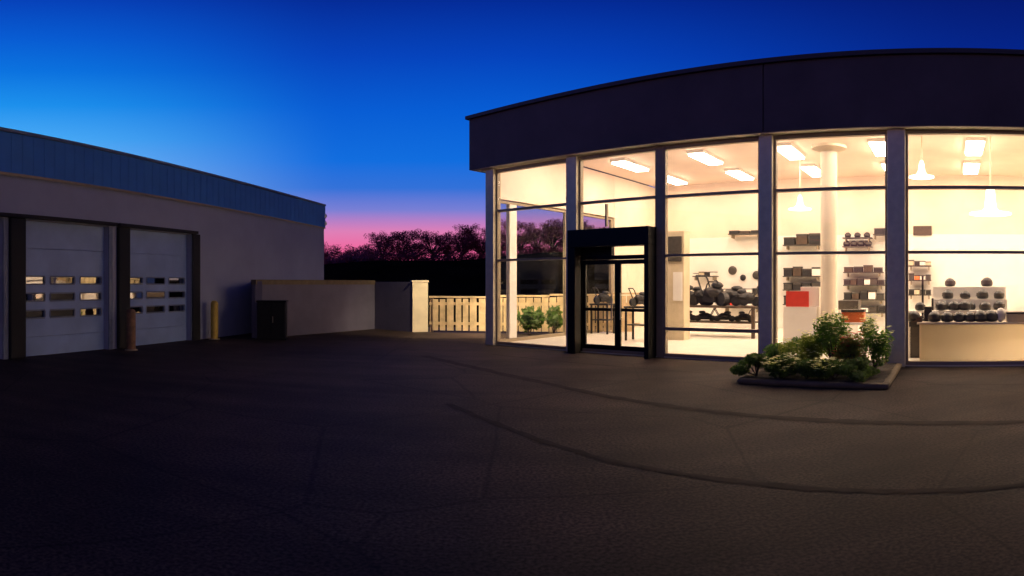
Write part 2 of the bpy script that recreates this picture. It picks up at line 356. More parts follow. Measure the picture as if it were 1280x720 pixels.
# ceiling light strips, pendants
strip = MB().box(-.8, .8, -.25, .25, .05, .13).build('ceiling_light', 'white')
tag(strip, 'long white strip light', 'ceiling light', 'strip lights on the showroom ceiling')
MB().box(-.76, .76, -.21, .21, .0, .048).build('diffuser', 'tube', strip)
first = True
for i, xx in enumerate((-9.4, -6.9, -4.4, -1.9, .6, 3.2, 5.8, 8.0)):
    for j, yy in enumerate((1.6, 4.4, 7.3)):
        o = strip if first else copy_tree(strip); first = False
        o.location = WR(xx, yy, 5.17); o.rotation_euler = (0, 0, RR + PI/2)
        o['label'] = 'long warm strip light under the cream showroom ceiling'
def pendant(px, py, tt, r, label, up=.35):
    p = WR(sx(px, tt), tt); z = iz(px, py, tt)
    e = empty('pendant_lamp', (p.x, p.y, z), 0, label, 'pendant lamp', 'pendant lamps in the showroom')
    MB().lathe([(r, 0), (r*.98, .03), (r*.45, .07), (r*.28, .16), (r*.2, up), (.03, up+.08)], 24).build('lamp_shade', 'pend', e, smooth=True)
    MB().tube([(0, 0, up+.08), (0, 0, 5.29-z)], .02).build('stem', 'alu', e)
pendant(1238, 268, 3.0, .52, 'glowing white wide funnel pendant lamp high in the rightmost pane', .6)
pendant(1000, 262, 5.5, .34, 'small glowing pendant lamp above the red card, left of the capped column')
pendant(1152, 222, 3.5, .32, 'small glowing pendant lamp just right of the grey facade column')

# ---- interior furniture (each thing at its own place on the showroom floor)
FL = .032
def at(px, tt, z=FL): p = WR(sx(px, tt), tt, z); return p
# tall display column with round cap
p = at(1036, 2.5); e = empty('display_column', p, RR, 'tall cream interior column with a round flat cap near the ceiling', 'column')
MB().lathe([(.2, 0), (.2, 4.72)], 24).build('shaft', 'cream', e); MB().lathe([(.2, 4.72), (.42, 4.80), (.42, 4.86), (.1, 4.9)], 28).build('cap', 'beige', e)
p = at(848, 3.8); e = empty('display_pillar', p, RR, 'beige square pillar with a dark screen, beside the entrance', 'pillar')
MB().box(-.26, .26, -.2, .2, 0, 3.05).build('shaft', 'beige', e); MB().box(-.2, .2, -.26, -.203, 2.2, 2.9).build('screen', 'grey', e)
MB().box(-.05, .22, -.24, -.203, 1.1, 1.9).build('notice', 'white', e)

def table(px0, px1, tt, h, depth, label, m='brown', shelf=True, leg=.06, g=None):
    x0, x1 = sx(px0, tt), sx(px1, tt); wd = x1-x0
    e = empty('display_table', WR((x0+x1)/2, tt, FL), RR, label, 'table', g)
    MB().box(-wd/2, wd/2, -depth/2, depth/2, h-.05, h).build('tabletop', m, e, bevel=.006)
    for a in (-1, 1):
        for c in (-1, 1):
            X = a*(wd/2-leg); Y = c*(depth/2-leg); MB().box(X-leg/2, X+leg/2, Y-leg/2, Y+leg/2, 0, h-.052).build('leg', m, e)
    if shelf: MB().box(-wd/2+leg*1.6, wd/2-leg*1.6, -depth/2+.05, depth/2-.05, .42, .45).build('shelf', m, e)
    return (x0+x1)/2, wd
tx, tw = table(840, 950, 5.2, .92, .9, 'long brown table loaded with black machines in the pane right of the entrance', 'brown', True, .09)

def machine():
    e = empty('machine', (0, 0, 0))
    MB().blob((0, 0, .26), (.27, .17, .15), 3, 2, .12).box(-.2, .16, -.13, .13, .07, .2).build('body', 'darkitem', e)
    MB().blob((.12, 0, .42), (.15, .1, .08), 5, 2, .1).build('tank', 'shell', e, smooth=True)
    for s_ in (-1, 1):
        w_ = MB()
        w_.tube([(.3*s_, -.06, .14), (.3*s_, .06, .14)], .14, 16); w_.build('wheel', 'shell', e)
    MB().tube([(-.22, -.12, .25), (-.36, -.13, .55), (-.42, -.12, .62)], .018).tube([(-.22, .12, .25), (-.36, .13, .55), (-.42, .12, .62)], .018).tube([(-.42, -.13, .62), (-.42, .13, .62)], .018).build('handlebar', 'darkitem', e)
    return e
mc = machine(); mc['group'] = 'black machines on the long table'; mc['category'] = 'machine'
lbls = ['black machine at the left end of the long table top', 'black machine second from the left on the long table', 'tall black machine in the middle of the long table top', 'black machine towards the right of the long table top', 'small black machine at the right end of the table top']
sc_ = [1.25, 1.15, 1.45, 1.2, 1.0]
for i in range(5):
    o = mc if i == 0 else copy_tree(mc)
    o.location = WR(tx - tw*.36 + i*tw*.18, 5.2 + (.1 if i % 2 else -.1), FL+.922); o.rotation_euler = (0, 0, RR + (.3, 2.8, -.5, .6, 3.3)[i]); o.scale = (sc_[i],)*3
    o['label'] = lbls[i]
lb2 = ['leftmost machine on the lower shelf of the long table', 'machine left of centre on the lower table shelf', 'machine right of centre on the lower table shelf', 'rightmost machine on the lower shelf of the long table']
for i in range(4):
    o = copy_tree(mc); o.location = WR(tx - tw*.33 + i*tw*.22, 5.2, FL+.452); o.rotation_euler = (0, 0, RR + (.1, 3.3, .2, 2.9)[i]); o.scale = (.75, .75, .62)
    o['label'] = lb2[i]; o['group'] = 'black machines under the long table'

def boxitem(loc, w_, d_, h_, m, name, label, cat, grp, rz=0):
    e = empty(name, loc, RR+rz, label, cat, grp)
    MB().box(-w_/2, w_/2, -d_/2, d_/2, 0, h_*.8).build('body', m, e, bevel=.01)
    MB().box(-w_/2-.008, w_/2+.008, -d_/2-.008, d_/2+.008, h_*.8+.002, h_).build('lid', 'grey' if m != 'grey' else 'darkitem', e, bevel=.006)
    return e
# helmets (round black items)
def helmet():
    e = empty('helmet', (0, 0, 0))
    b = MB(); bm = b.b; m = bmesh.ops.create_uvsphere(bm, u_segments=16, v_segments=10, radius=.14)
    for v in m['verts']:
        if v.co.z < -.07: v.co.z = -.07 - (abs(v.co.z)-.07)*.2; v.co.x *= 1.05
        v.co.y *= 1.15; v.co.z += .088
    b.build('shell', 'shell', e, smooth=True)
    b = MB(); n_ = 10; vs = []
    for i in range(n_+1):
        a = PI + PI*(.12 + .76*i/n_); c, s_ = math.cos(a), math.sin(a)
        vs.append([b.b.verts.new((.149*c, .170*s_, .07)), b.b.verts.new((.145*c, .166*s_, .15))])
    for i in range(n_): b.b.faces.new([vs[i][0], vs[i+1][0], vs[i+1][1], vs[i][1]])
    b.build('visor', 'grey', e, smooth=True)
    return e
ord_ = ['first', 'second', 'third', 'fourth', 'fifth', 'sixth']
hm = helmet(); hm['category'] = 'helmet'; used = [0]
def put_helmet(p, rz, sc, label, group):
    o = hm if not used[0] else copy_tree(hm); used[0] = 1
    o.location = p; o.rotation_euler = (0, 0, RR+rz); o.scale = (sc,)*3; o['label'] = label; o['group'] = group; return o

# low display partition behind the rightmost glass, helmets in rows on a stepped stand
e = empty('display_counter', WR(2.2, .55, FL), RR, 'long low cream counter right behind the rightmost glass', 'counter')
MB().box(-2.85, 3.2, -.2, -.185, .02, .76).build('frosted_front', 'frost', e); MB().box(-2.85, -2.8, -.18, .25, 0, .76).build('end_panel', 'beige', e); MB().box(3.15, 3.2, -.18, .25, 0, .76).build('end_panel', 'beige', e); MB().box(-2.9, 3.25, -.24, .3, .763, .80).build('countertop', 'cream', e, bevel=.006)
names_ = ['far left', 'second from left', 'third from left', 'fourth from left', 'fifth from left', 'sixth from left', 'rightmost']
for i, px in enumerate((1142, 1168, 1184, 1199, 1213, 1226, 1239)):
    put_helmet(WR(sx(px, .55), .55 + random.uniform(-.06, .06), FL+.801), random.uniform(-.5, .5), .9 + .15*random.random(), 'black helmet on the counter behind the glass, %s of seven' % names_[i], 'helmets on the low counter')
ex = sx(1212, 2.2)
e = empty('display_stand', WR(ex, 2.2, FL), RR, 'white stepped stand carrying rows of helmets behind the counter', 'display stand')
for k_, (yy, hh) in enumerate(((-.35, .98), (0, 1.22), (.35, 1.5))):
    MB().box(-.85, .85, yy-.17, yy+.17, 0, hh).build('step', 'white', e)
rows = [(-.35, .98, (-.62, -.3, .0, .32, .65), 'bottom'), (0, 1.22, (-.5, -.1, .3, .68), 'middle'), (.35, 1.5, (-.45, .42), 'top')]
for yy, hh, xs_, rn in rows:
    for i, dx_ in enumerate(xs_):
        o = put_helmet(WR(ex+dx_, 2.2+yy, FL+hh+.002), random.uniform(-.7, .7), .8 + .25*random.random(), 'dark helmet on the %s step of the white stand, number %s from the left' % (rn, ('one', 'two', 'three', 'four', 'five')[i]), 'helmets on the white stand')
p = WR(sx(1188, .9), .95, FL)
e = empty('bottle_rack', WR(sx(1160, 1.8), 1.8, FL), RR, 'thin dark stand of upright poles near the grey facade column', 'stand')
MB().box(-.2, .2, -.15, .15, 0, .05).build('base', 'grey', e)
for xx in (-.12, .1): MB().tube([(xx, 0, .05), (xx, 0, 1.75-.5*(xx > 0))], .025).build('pole', 'darkitem', e)
e = MB().blob((0, 0, .14), (.11, .1, .15), 4, 2, .08).build('carrier_bag', 'white', None, smooth=True)
e.location = WR(sx(1251, .55), .55, FL+.80); tag(e, 'lumpy white bag on the counter right of the helmets', 'bag')
boxitem(WR(sx(1271, .5), .5, FL+.802), .42, .28, .2, 'beige', 'storage_box', 'beige box on the counter at the right edge of the view', 'box', None)
boxitem(WR(sx(1152, 1.3), 1.3, FL), .5, .4, .82, 'grey', 'storage_box', 'dark box on the floor under the thin poles', 'box', None)
for i, px in enumerate((1150, 1176, 1192, 1206, 1232)):
    put_helmet(WR(sx(px, 1.2), 1.2, FL+1.0), random.uniform(-.7, .7), .75+.2*random.random(), 'helmet on the middle rail between counter and stand, %s from the left' % ord_[i], 'helmets on the thin rail')
e = empty('display_rail', WR(sx(1190, 1.2), 1.2, FL), RR, 'thin white bench carrying helmets between the counter and the stepped stand', 'bench')
MB().box(-1.0, 1.0, -.16, .16, .965, .998).build('board', 'white', e)
for xx in (-.9, .9): MB().box(xx-.02, xx+.02, -.1, .1, 0, .963).build('leg', 'white', e)
boxitem(WR(sx(1146, .5), .5, FL+.802), .22, .2, .12, 'brown', 'storage_box', 'flat brown box at the left end of the counter top', 'box', None)
boxitem(WR(sx(1160, .75), .75, FL+.802), .16, .16, .3, 'darkitem', 'storage_box', 'upright dark box on the counter beside the leftmost helmets', 'box', None)
# poster
e = MB().box(-.24, .24, -.02, .02, -.1, .14).build('wall_panel', 'brown'); e.location = WR(sx(1153, 8.9), 8.96, iz(1153, 289, 8.9)); e.rotation_euler = (0, 0, RR); e.scale = (1.3, 1, 1.3)
tag(e, 'small dark brown panel high on the wall in the rightmost pane', 'wall panel')

# wall shelves with goods on the rear wall
def wall_shelf(px0, px1, py, tt, depth, label, m='grey', brk=True):
    x0, x1 = sx(px0, tt), sx(px1, tt); z = iz((px0+px1)/2, py, tt); e = empty('wall_shelf', WR((x0+x1)/2, tt, z), RR, label, 'shelf')
    MB().box(-(x1-x0)/2, (x1-x0)/2, -depth/2, depth/2, -.035, 0).build('board', m, e)
    for s_ in (-1, 1): MB().box(s_*(x1-x0)*.4-.015, s_*(x1-x0)*.4+.015, -depth/2+.02, depth/2, -.16, -.037).build('bracket', 'rail', e)
    return (x0+x1)/2, x1-x0, z
TW = 8.75
def goods(px0, px1, py, label_shelf, where, n_, hmax, mats, kinds='box'):
    c, wd, z = wall_shelf(px0, px1, py, TW, .36, label_shelf)
    for i in range(n_):
        cw = wd/n_; xx = c - wd/2 + cw*(i+.5); hh = hmax*random.uniform(.6, 1)
        if kinds == 'helmet': put_helmet(WR(xx, TW-.02, z+.002), random.uniform(-.6, .6), hmax/.23, 'helmet on the %s, %s from the left' % (where, ord_[i]), 'helmets on ' + where)
        else: boxitem(WR(xx, TW-.02, z+.002), cw*.86, .26, hh, mats[i % len(mats)], 'storage_box', 'dark box on the %s, %s from the left' % (where, ord_[i]), 'box', 'boxes on ' + where)
dk = ['darkitem', 'brown', 'darkitem', 'white', 'grey']
goods(912, 953, 292, 'dark shelf high on the wall left of the second wide column', 'high shelf above the long table', 3, .12, dk)
goods(980, 1027, 306, 'upper dark shelf above the red card', 'upper shelf above the red card', 3, .42, dk)
goods(980, 1027, 345, 'middle dark shelf above the red card', 'middle shelf above the red card', 4, .34, dk)
goods(980, 1027, 362, 'lower dark shelf right above the red card', 'lower shelf above the red card', 4, .28, ['grey', 'darkitem', 'grey'])
goods(980, 1027, 380, 'bottom grey shelf behind the red card', 'bottom shelf behind the red card', 3, .3, ['grey', 'grey', 'darkitem'])
goods(1054, 1090, 297, 'small shelf of helmets, higher one right of the capped column', 'higher small shelf right of the capped column', 3, .18, dk, 'helmet')
goods(1054, 1090, 308, 'small shelf of helmets, lower one right of the capped column', 'lower small shelf right of the capped column', 4, .20, dk, 'helmet')
goods(1092, 1111, 293, 'short shelf high beside the grey facade column', 'short high shelf by the facade column', 1, .3, dk)
goods(1055, 1104, 340, 'top one of the stacked shelves right of the capped column', 'top stacked shelf right of the capped column', 4, .24, ['brown', 'darkitem'])
goods(1055, 1106, 356, 'second of the stacked shelves right of the capped column', 'second stacked shelf right of the capped column', 6, .24, dk)
goods(1055, 1106, 374, 'third of the stacked shelves right of the capped column', 'third stacked shelf right of the capped column', 5, .30, dk)
goods(1055, 1108, 390, 'lowest of the stacked shelves right of the capped column', 'lowest stacked shelf right of the capped column', 5, .26, ['grey', 'darkitem', 'white'])
goods(904, 952, 366, 'narrow shelf on the rear wall under the round discs', 'narrow shelf under the round discs', 5, .2, ['white', 'darkitem', 'grey'])
goods(904, 952, 384, 'low shelf on the rear wall right of the long table', 'low shelf behind the long table', 5, .24, ['darkitem', 'red', 'grey', 'white'])
goods(868, 896, 345, 'short shelf on the rear wall just right of the beige pillar', 'short shelf right of the beige pillar', 4, .16, ['white', 'beige', 'darkitem'])
goods(1136, 1164, 332, 'upper short shelf on the rear wall above the thin poles', 'upper short shelf above the thin poles', 4, .2, ['beige', 'darkitem', 'white'])
goods(1136, 1164, 350, 'middle short shelf on the rear wall behind the thin poles', 'middle short shelf behind the thin poles', 4, .26, ['grey', 'orange', 'white'])
goods(1136, 1164, 368, 'lower short shelf on the rear wall behind the thin poles', 'lower short shelf behind the thin poles', 4, .26, ['darkitem', 'beige', 'grey'])
goods(1262, 1300, 396, 'low shelf on the rear wall at the right edge of the view', 'low shelf at the right edge', 4, .24, ['beige', 'grey', 'white'])
# round wall ornaments
for i, (px, py, r) in enumerate(((916, 338, .16), (929, 347, .11), (946, 344, .15))):
    b = MB(); b.lathe([(r, 0), (r, .04), (r*.6, .07)], 20); o = b.build('round_ornament', ('grey', 'darkitem', 'grey')[i])
    o.location = WR(sx(px, 9), 8.99, iz(px, py, 9)); o.rotation_euler = (PI/2, 0, RR)
    tag(o, ('large grey disc on the wall above the table, left of two others', 'small dark disc on the wall between two larger ones', 'grey disc on the wall nearest the second wide column')[i], 'wall ornament', 'round discs on the rear wall')
# white counter with red card, and white table with orange box
e = empty('sales_counter', WR(sx(1003, 2.6), 2.6, FL), RR, 'white upright counter under the red card behind the planter', 'counter')
MB().box(-.42, .42, -.25, .25, 0, 1.02).build('body', 'white', e, bevel=.01); MB().box(-.05, .42, .0, .25, 1.022, 1.5).build('upstand', 'white', e, bevel=.01)
o = MB().box(-.28, .28, -.02, .02, 0, .37).build('display_card', 'red'); o.location = WR(sx(996, 2.3), 2.36, iz(996, 385, 2.3)); o.rotation_euler = (0, 0, RR); o.location.z = FL+1.024
tag(o, 'bright red card standing on the white counter', 'card')
table(1050, 1088, 1.6, .72, .6, 'small white table under the orange box behind the planter', 'white', False, .05)
boxitem(WR(sx(1067, 1.6), 1.6, FL+.722), .5, .3, .28, 'orange', 'gift_box', 'orange box on the small white table behind the planter', 'box', None)
o = boxitem(WR(sx(1062, 3.6), 3.6, FL), .5, .4, 1.15, 'white', 'white_carton', 'white carton beyond the orange box', 'carton', None)
o = boxitem(WR(sx(1240, 3.6), 3.6, FL), .5, .5, 1.1, 'white', 'white_carton', 'white carton right of the helmet stand', 'carton', None)
table(785, 815, 3.0, .95, .5, 'dark narrow table just inside the right door leaf', 'darkitem', True, .05)
table(742, 765, 4.5, .95, .5, 'dark narrow table seen through the left door leaf', 'darkitem', True, .05)
for px, tt, lab in ((800, 3.0, 'black machine on the narrow table inside the right door leaf'), (754, 4.5, 'black machine on the narrow table behind the left door leaf')):
    o = copy_tree(mc); o.location = WR(sx(px, tt), tt, FL+.952); o.rotation_euler = (0, 0, RR+1.2); o.scale = (.8,)*3; o['label'] = lab; o['group'] = 'black machines by the entrance'

# ------------------------------------------------------------------ warehouse (left)
aL = (-460-640)/F; RL = -aL; DL = 10.77
nL = Vector((math.sin(aL), math.cos(aL), 0)); uL = Vector((math.cos(RL), math.sin(RL), 0)); O_L = nL*DL
def WL(s_, t_, z=0): return O_L + uL*s_ + nL*t_ + Vector((0, 0, z))
wh = empty('warehouse_building', O_L, RL, 'low pale warehouse with blue metal parapet and loading doors', 'building')
def lx(px, tt=0): return (DL+tt)*math.tan((px+460)/F)
LS = -.006; XE = lx(405); X0 = -5.0
def dz(z): return z + .075
d = [(lx(-75), lx(3)), (lx(30), lx(135)), (lx(160), lx(238))]
ZD = 3.0
b = MB(); prev = X0
for a, c in d:
    b.box(prev, a, 0, .3, -.1, ZD); prev = c
b.box(prev, XE, 0, .3, -.1, ZD)
b.box(X0, XE, .0, .3, ZD+.0, 3.95, 0)
b.box(XE-.3, XE, .3, 14, -.1, 3.95)
b.build('wall', 'precast', wh)
# ribbed metal parapet
b = MB(); xx = X0
while xx < XE:
    b.box(xx, min(xx+.21, XE), -.035, 0.12, dz(3.93), dz(4.80), LS); b.box(xx+.212, min(xx+.298, XE), -.028, .12, dz(3.93), dz(4.80), LS); xx += .3
b.build('parapet', 'bluemetal', wh)
MB().box(X0, XE+.02, -.08, .16, dz(4.803), dz(4.87), LS).build('coping', 'bluegrey', wh)
MB().box(X0, XE, -.065, -.052, dz(3.88), dz(3.94), LS).build('drip_edge', 'rail', wh)
MB().box(X0, XE-.32, .32, 14, 4.2, 4.3).build('roof', 'coping', wh)
for z in (4.35, 4.05): MB().blob((XE+.07, .0, z), (.09, .09, .1), 2, 2, .03).build('gutter_end', 'white', wh, smooth=True)
rrw = random.Random(3)
for k_, (a, c) in enumerate(d):
    dr = empty('door', (0, 0, 0)); dr.parent = wh
    wd = c-a; b = MB(); nsec = 6; hsec = ZD/nsec
    fx = [a + wd*q for q in (.03, .27, .33, .62, .69, .96)]
    rowz = [(.84, 1.01), (1.22, 1.39), (1.60, 1.77)]
    # panel with window holes: build as vertical/horizontal strips
    zb = [0.0]
    for z0, z1 in rowz: zb += [z0, z1]
    zb.append(ZD)
    for q in range(len(zb)-1):
        if q % 2 == 0:
            z0, z1 = zb[q], zb[q+1]; ns_ = max(1, round((z1-z0)/.5))
            for r in range(ns_):
                b.box(a, c, .14, .19, z0+(z1-z0)*r/ns_ + (.012 if r else 0), z0+(z1-z0)*(r+1)/ns_)
        else:
            e_ = [a] + fx + [c]
            for r in range(0, 8, 2): b.box(e_[r], e_[r+1], .14, .19, zb[q], zb[q+1])
    b.box(a, c, .195, .21, 0, ZD)
    b.build('panel', 'doorpaint', dr)
    for z0, z1 in rowz:
        for r in range(3):
            x0, x1 = fx[2*r], fx[2*r+1]
            f_ = MB().box(x0, x1, .125, .139, z0-.02, z0+.012).box(x0, x1, .125, .139, z1-.012, z1+.02).box(x0-.02, x0+.012, .126, .138, z0+.013, z1-.013).box(x1-.012, x1+.02, .126, .138, z0+.013, z1-.013).build('window', 'bluegrey', dr)
            tl = rrw.uniform(-.012, .012)
            gpn = MB().box(-(x1-x0)/2, (x1-x0)/2, -.003, .003, -(z1-z0)/2, (z1-z0)/2).build('pane', 'doorglass', f_)
            gpn.location = ((x0+x1)/2, .162, (z0+z1)/2); gpn.rotation_euler = (rrw.uniform(-.09, .09), 0, rrw.uniform(-.07, .07))
    # weather seals: wide soft pad on the near side, head strip, thin far pad
    MB().box(a-.42, a-.005, -.1, -.003, 0, ZD+.02).build('dock_seal', 'jamb', dr, bevel=.03)
    MB().box(c+.005, c+.13, -.03, -.003, 0, ZD).build('door_frame', 'bluegrey', dr)
    MB().box(a-.42, c+.2, -.14, -.003, ZD+.023, ZD+.10).build('head_seal', 'jamb', dr)
MB().box(lx(239), lx(248), -.07, -.002, 0, ZD+.02).build('dock_seal', 'jamb', wh)

def bollard(p, h, m, label):
    e = empty('bollard', p, 0, label, 'bollard', 'bollards by the loading doors')
    MB().lathe([(.11, 0), (.11, h-.09), (.09, h-.03), (.04, h)], 20).build('post', m, e, smooth=False)
    MB().lathe([(.16, 0), (.16, .02), (.12, .03)], 16).build('base_plate', 'rail', e)
p = WL(lx(268, -.35), -.35); bollard(p, 1.12, 'yellow', 'faded yellow bollard on its own right of the loading doors')
p = WL(lx(164, -.5), -.5); bollard(p, 1.0, 'rust', 'rusty brown bollard between the two loading doors')

# ------------------------------------------------------------------ enclosure wall, cabinet, pier, fence
A = Vector((-7.33, 16.6, 0)); B = Vector((-4.86, 21.45, 0)); Cc = Vector((-3.30, 20.25, 0))
def wallseg(name, P, Q, h0, h1, th, m, parent):
    d_ = (Q-P).normalized(); nn = Vector((-d_.y, d_.x, 0))*th; b = MB(); vs = []
    for p_, h in ((P, h0), (Q, h1)):
        for o_ in (0, 1):
            for z in (-.1, h): vs.append(b.b.verts.new(p_ + nn*o_ + Vector((0, 0, z))))
    for f in ((0, 1, 3, 2), (4, 6, 7, 5), (0, 4, 5, 1), (2, 3, 7, 6), (0, 2, 6, 4), (1, 5, 7, 3)): b.b.faces.new([vs[i] for i in f])
    return b.build(name, m, parent)
ew = empty('yard_wall', (0, 0, 0), 0, 'low grey rendered yard wall between warehouse and picket fence', 'wall')
wallseg('wall_panel', A, B, 1.68, 1.68, .2, 'wall2', ew); wallseg('wall_panel', B+Vector((.01, 0, 0)), Cc, 1.68, 1.67, .2, 'wall2', ew)
wallseg('wall_panel', WL(lx(317), -.003), A + Vector((-.01, -.01, 0)), 1.68, 1.68, .2, 'wall2', ew)
wallseg('coping', A + Vector((0.02, -.02, 1.682)), B + Vector((0.02, -.02, 1.682)), .05, .05, .24, 'kerb', ew)
pc = empty('gate_pier', (0, 0, 0), 0, 'cream pier lit warm at the end of the yard wall', 'pier')
P0 = Vector((-3.29, 20.22, 0)); P1 = polar(535, 20.6)
wallseg('shaft', P0, P1, 1.66, 1.66, .3, 'pier', pc)
wallseg('cap', P0+Vector((-.02, -.03, 1.765)), P1+Vector((.03, -.03, 1.765)), -.04, -.04, .36, 'pier', pc)
# utility cabinet at the wall's near end
cab = empty('utility_cabinet', polar(339, 17.55), -az(339)-.15, 'black metal utility cabinet at the near end of the yard wall', 'cabinet')
MB().box(-.41, .41, .0, .42, .06, 1.08).build('body', 'jamb', cab, bevel=.01)
MB().box(-.38, -.01, -.02, -.003, .1, 1.04).build('door', 'black', cab); MB().box(.01, .38, -.02, -.003, .1, 1.04).build('door', 'black', cab)
MB().box(-.44, .44, -.04, .45, 1.083, 1.13).build('lid', 'black', cab, bevel=.01); MB().box(-.43, .43, .0, .44, 0, .058).build('plinth', 'black', cab)
MB().tube([(.05, -.04, .5), (.05, -.04, .68)], .012).build('handle', 'rail', cab)
# picket fence
fe = empty('picket_fence', (0, 0, 0), 0, 'cream picket fence running from the pier behind the showroom corner', 'fence')
Fa = polar(536.5, 20.55); Fb = polar(800, 19.9); dF = (Fb-Fa).normalized(); L_ = (Fb-Fa).length
def fbox(b, s0, s1, o0, o1, z0, z1):
    nn = Vector((-dF.y, dF.x, 0)); co = [Fa + dF*s_ + nn*o_ + Vector((0, 0, z)) for s_ in (s0, s1) for o_ in (o0, o1) for z in (z0, z1)]
    v = [b.b.verts.new(c_) for c_ in co]
    for f in ((0, 1, 3, 2), (4, 6, 7, 5), (0, 4, 5, 1), (2, 3, 7, 6), (0, 2, 6, 4), (1, 5, 7, 3)): b.b.faces.new([v[i] for i in f])
b = MB(); s_ = .12; rr = random.Random(4)
while s_ < L_-.2:
    wv = rr.uniform(.17, .23) if s_ < 2 else .22
    fbox(b, s_, s_+wv, 0, .03, .06, 1.10+rr.uniform(-.012, .012)+.02*s_); s_ += wv + (rr.uniform(.045, .085) if s_ < 2 else .03)
b.build('pickets', 'picket', fe)
b = MB(); fbox(b, 0, L_, .032, .08, .25, .34); fbox(b, 0, L_, .032, .08, .9, 1.0); b.build('rail', 'picket', fe)
b = MB(); s0 = 0
while s0 < L_: fbox(b, s0, min(s0+2.0, L_)-.004, -.02, .1, 1.13+.02*s0+.01, 1.20+.02*s0); s0 += 2.0
b.build('top_rail', 'picket', fe)
for q in range(5):
    b = MB(); s0 = q*2.0; fbox(b, s0-.001, s0+.1, .085, .2, -.1, 1.12); b.build('post', 'picket', fe)

# ------------------------------------------------------------------ planter in front of the glass
def shrub(name, p, h, rx, seed, m, label, group, nleaf=900, size=.035, flowers=None, nf=0, cat='shrub', clumps=9):
    e = empty(name, p, 0, label, cat, group); rr = random.Random(seed)
    b = MB(); cs = []
    for i in range(clumps):
        a = rr.uniform(0, 2*PI); r = rx*rr.uniform(.1, .8); zc = h*rr.uniform(.35, .9)*(1-.35*r/rx)
        c = (r*math.cos(a), r*math.sin(a), zc); cs.append(c)
        b.tube([(0, 0, 0), (c[0]*.5, c[1]*.5, zc*.6), c], [.012, .009, .004], 5)
    b.build('stem', 'bark', e)
    b = MB()
    for c in cs: b.leaves(c, (rx*.42, rx*.42, h*.22), nleaf//clumps, size, rr, .0)
    b.build('foliage', m, e)
    if flowers:
        b = MB()
        for _ in range(nf):
            c = rr.choice(cs); q = Vector((c[0]*1.1+rr.uniform(-1, 1)*rx*.36, c[1]*1.1+rr.uniform(-1, 1)*rx*.36, c[2]+rr.uniform(0, h*.28)))
            for k in range(5):
                a = 2*PI*k/5; r = size*1.15; u = Vector((math.cos(a), math.sin(a), .3)); v_ = Vector((-math.sin(a), math.cos(a), 0))
                b.b.faces.new([b.b.verts.new(q), b.b.verts.new(q+u*r*.6+v_*r*.4), b.b.verts.new(q+u*r), b.b.verts.new(q+u*r*.6-v_*r*.4)])
        tag(b.build('flowers', flowers, e), kind='stuff')
    return e
pb = empty('planter_bed', WR(-2.3, -1.45, 0), RR, 'concrete kerbed planting bed in front of the showroom glass', 'planter')
kx0, kx1, ky0, ky1 = -1.08, 1.35, -1.25, 1.22
kb = MB().box(kx0, kx1, ky0, ky0+.13, 0, .09).box(kx0, kx0+.13, ky0+.131, ky1, 0, .09).box(kx1-.13, kx1, ky0+.131, ky1, 0, .09)
kb.build('kerb', 'kerb', pb, bevel=.04)
b = MB(); nb = 14; G = [[b.b.verts.new((kx0+.1+(kx1-kx0-.2)*i/nb, ky0+.1+(ky1-ky0-.1)*j/nb, .07+.03*random.random())) for j in range(nb+1)] for i in range(nb+1)]
for i in range(nb):
    for j in range(nb): b.b.faces.new([G[i][j], G[i+1][j], G[i+1][j+1], G[i][j+1]])
b.build('soil', 'soil', pb)
spots = [  # s, t, height, radius, mat, flowers
 (-3.45, -2.3, .30, .34, 'leafd', None, 'low dark green shrub at the front left corner of the bed'),
 (-2.95, -2.35, .30, .34, 'leafd', 'petal', 'low cream flowered shrub second along the front of the bed'),
 (-2.45, -2.38, .27, .34, 'leafd', None, 'low dark shrub in the middle of the bed front'),
 (-1.95, -2.36, .30, .34, 'leafd', 'petal', 'low cream flowered shrub fourth along the front of the bed'),
 (-1.42, -2.30, .30, .34, 'leafd', None, 'low dark shrub at the front right corner of the bed'),
 (-3.35, -1.5, .45, .38, 'leaf', None, 'medium green shrub behind the low left corner plants'),
 (-2.75, -1.5, .55, .40, 'leafy', 'petal', 'yellow green flowering shrub left of the tallest shrub'),
 (-2.15, -1.4, .85, .42, 'leaf', 'petal', 'tallest green shrub in the middle of the bed'),
 (-1.75, -1.6, .55, .34, 'leafy', 'petalr', 'yellow green shrub with red flowers right of the tallest'),
 (-1.35, -1.3, .80, .34, 'leaf', 'petal', 'tall green shrub at the right end of the bed near the column'),
 (-3.0, -.8, .45, .36, 'leaf', None, 'green shrub against the glass in the left part of the bed'),
 (-2.3, -.7, .6, .36, 'leafy', None, 'yellow green shrub against the glass behind the tallest shrub'),
]
for i, (s_, t_, h, r, m, fl, lab) in enumerate(spots):
    shrub('shrub', WR(s_*.87-.17, t_, .08), h*1.2, r*1.08, 40+i, m, lab, 'shrubs in the kerbed bed', 1900, .038, fl, 150)
# two dark shrubs beside the glazed corner
shrub('shrub', polar(661, 19.2), 1.0, .42, 71, 'leafd', 'dark bushy shrub seen through the corner glass, left one of the pair', 'shrubs outside the corner glass', 520, .085)
shrub('shrub', polar(692, 19.25), .95, .32, 72, 'leafd', 'dark narrow shrub seen through the corner glass, right one of the pair', 'shrubs outside the corner glass', 380, .085)
MB_ = None

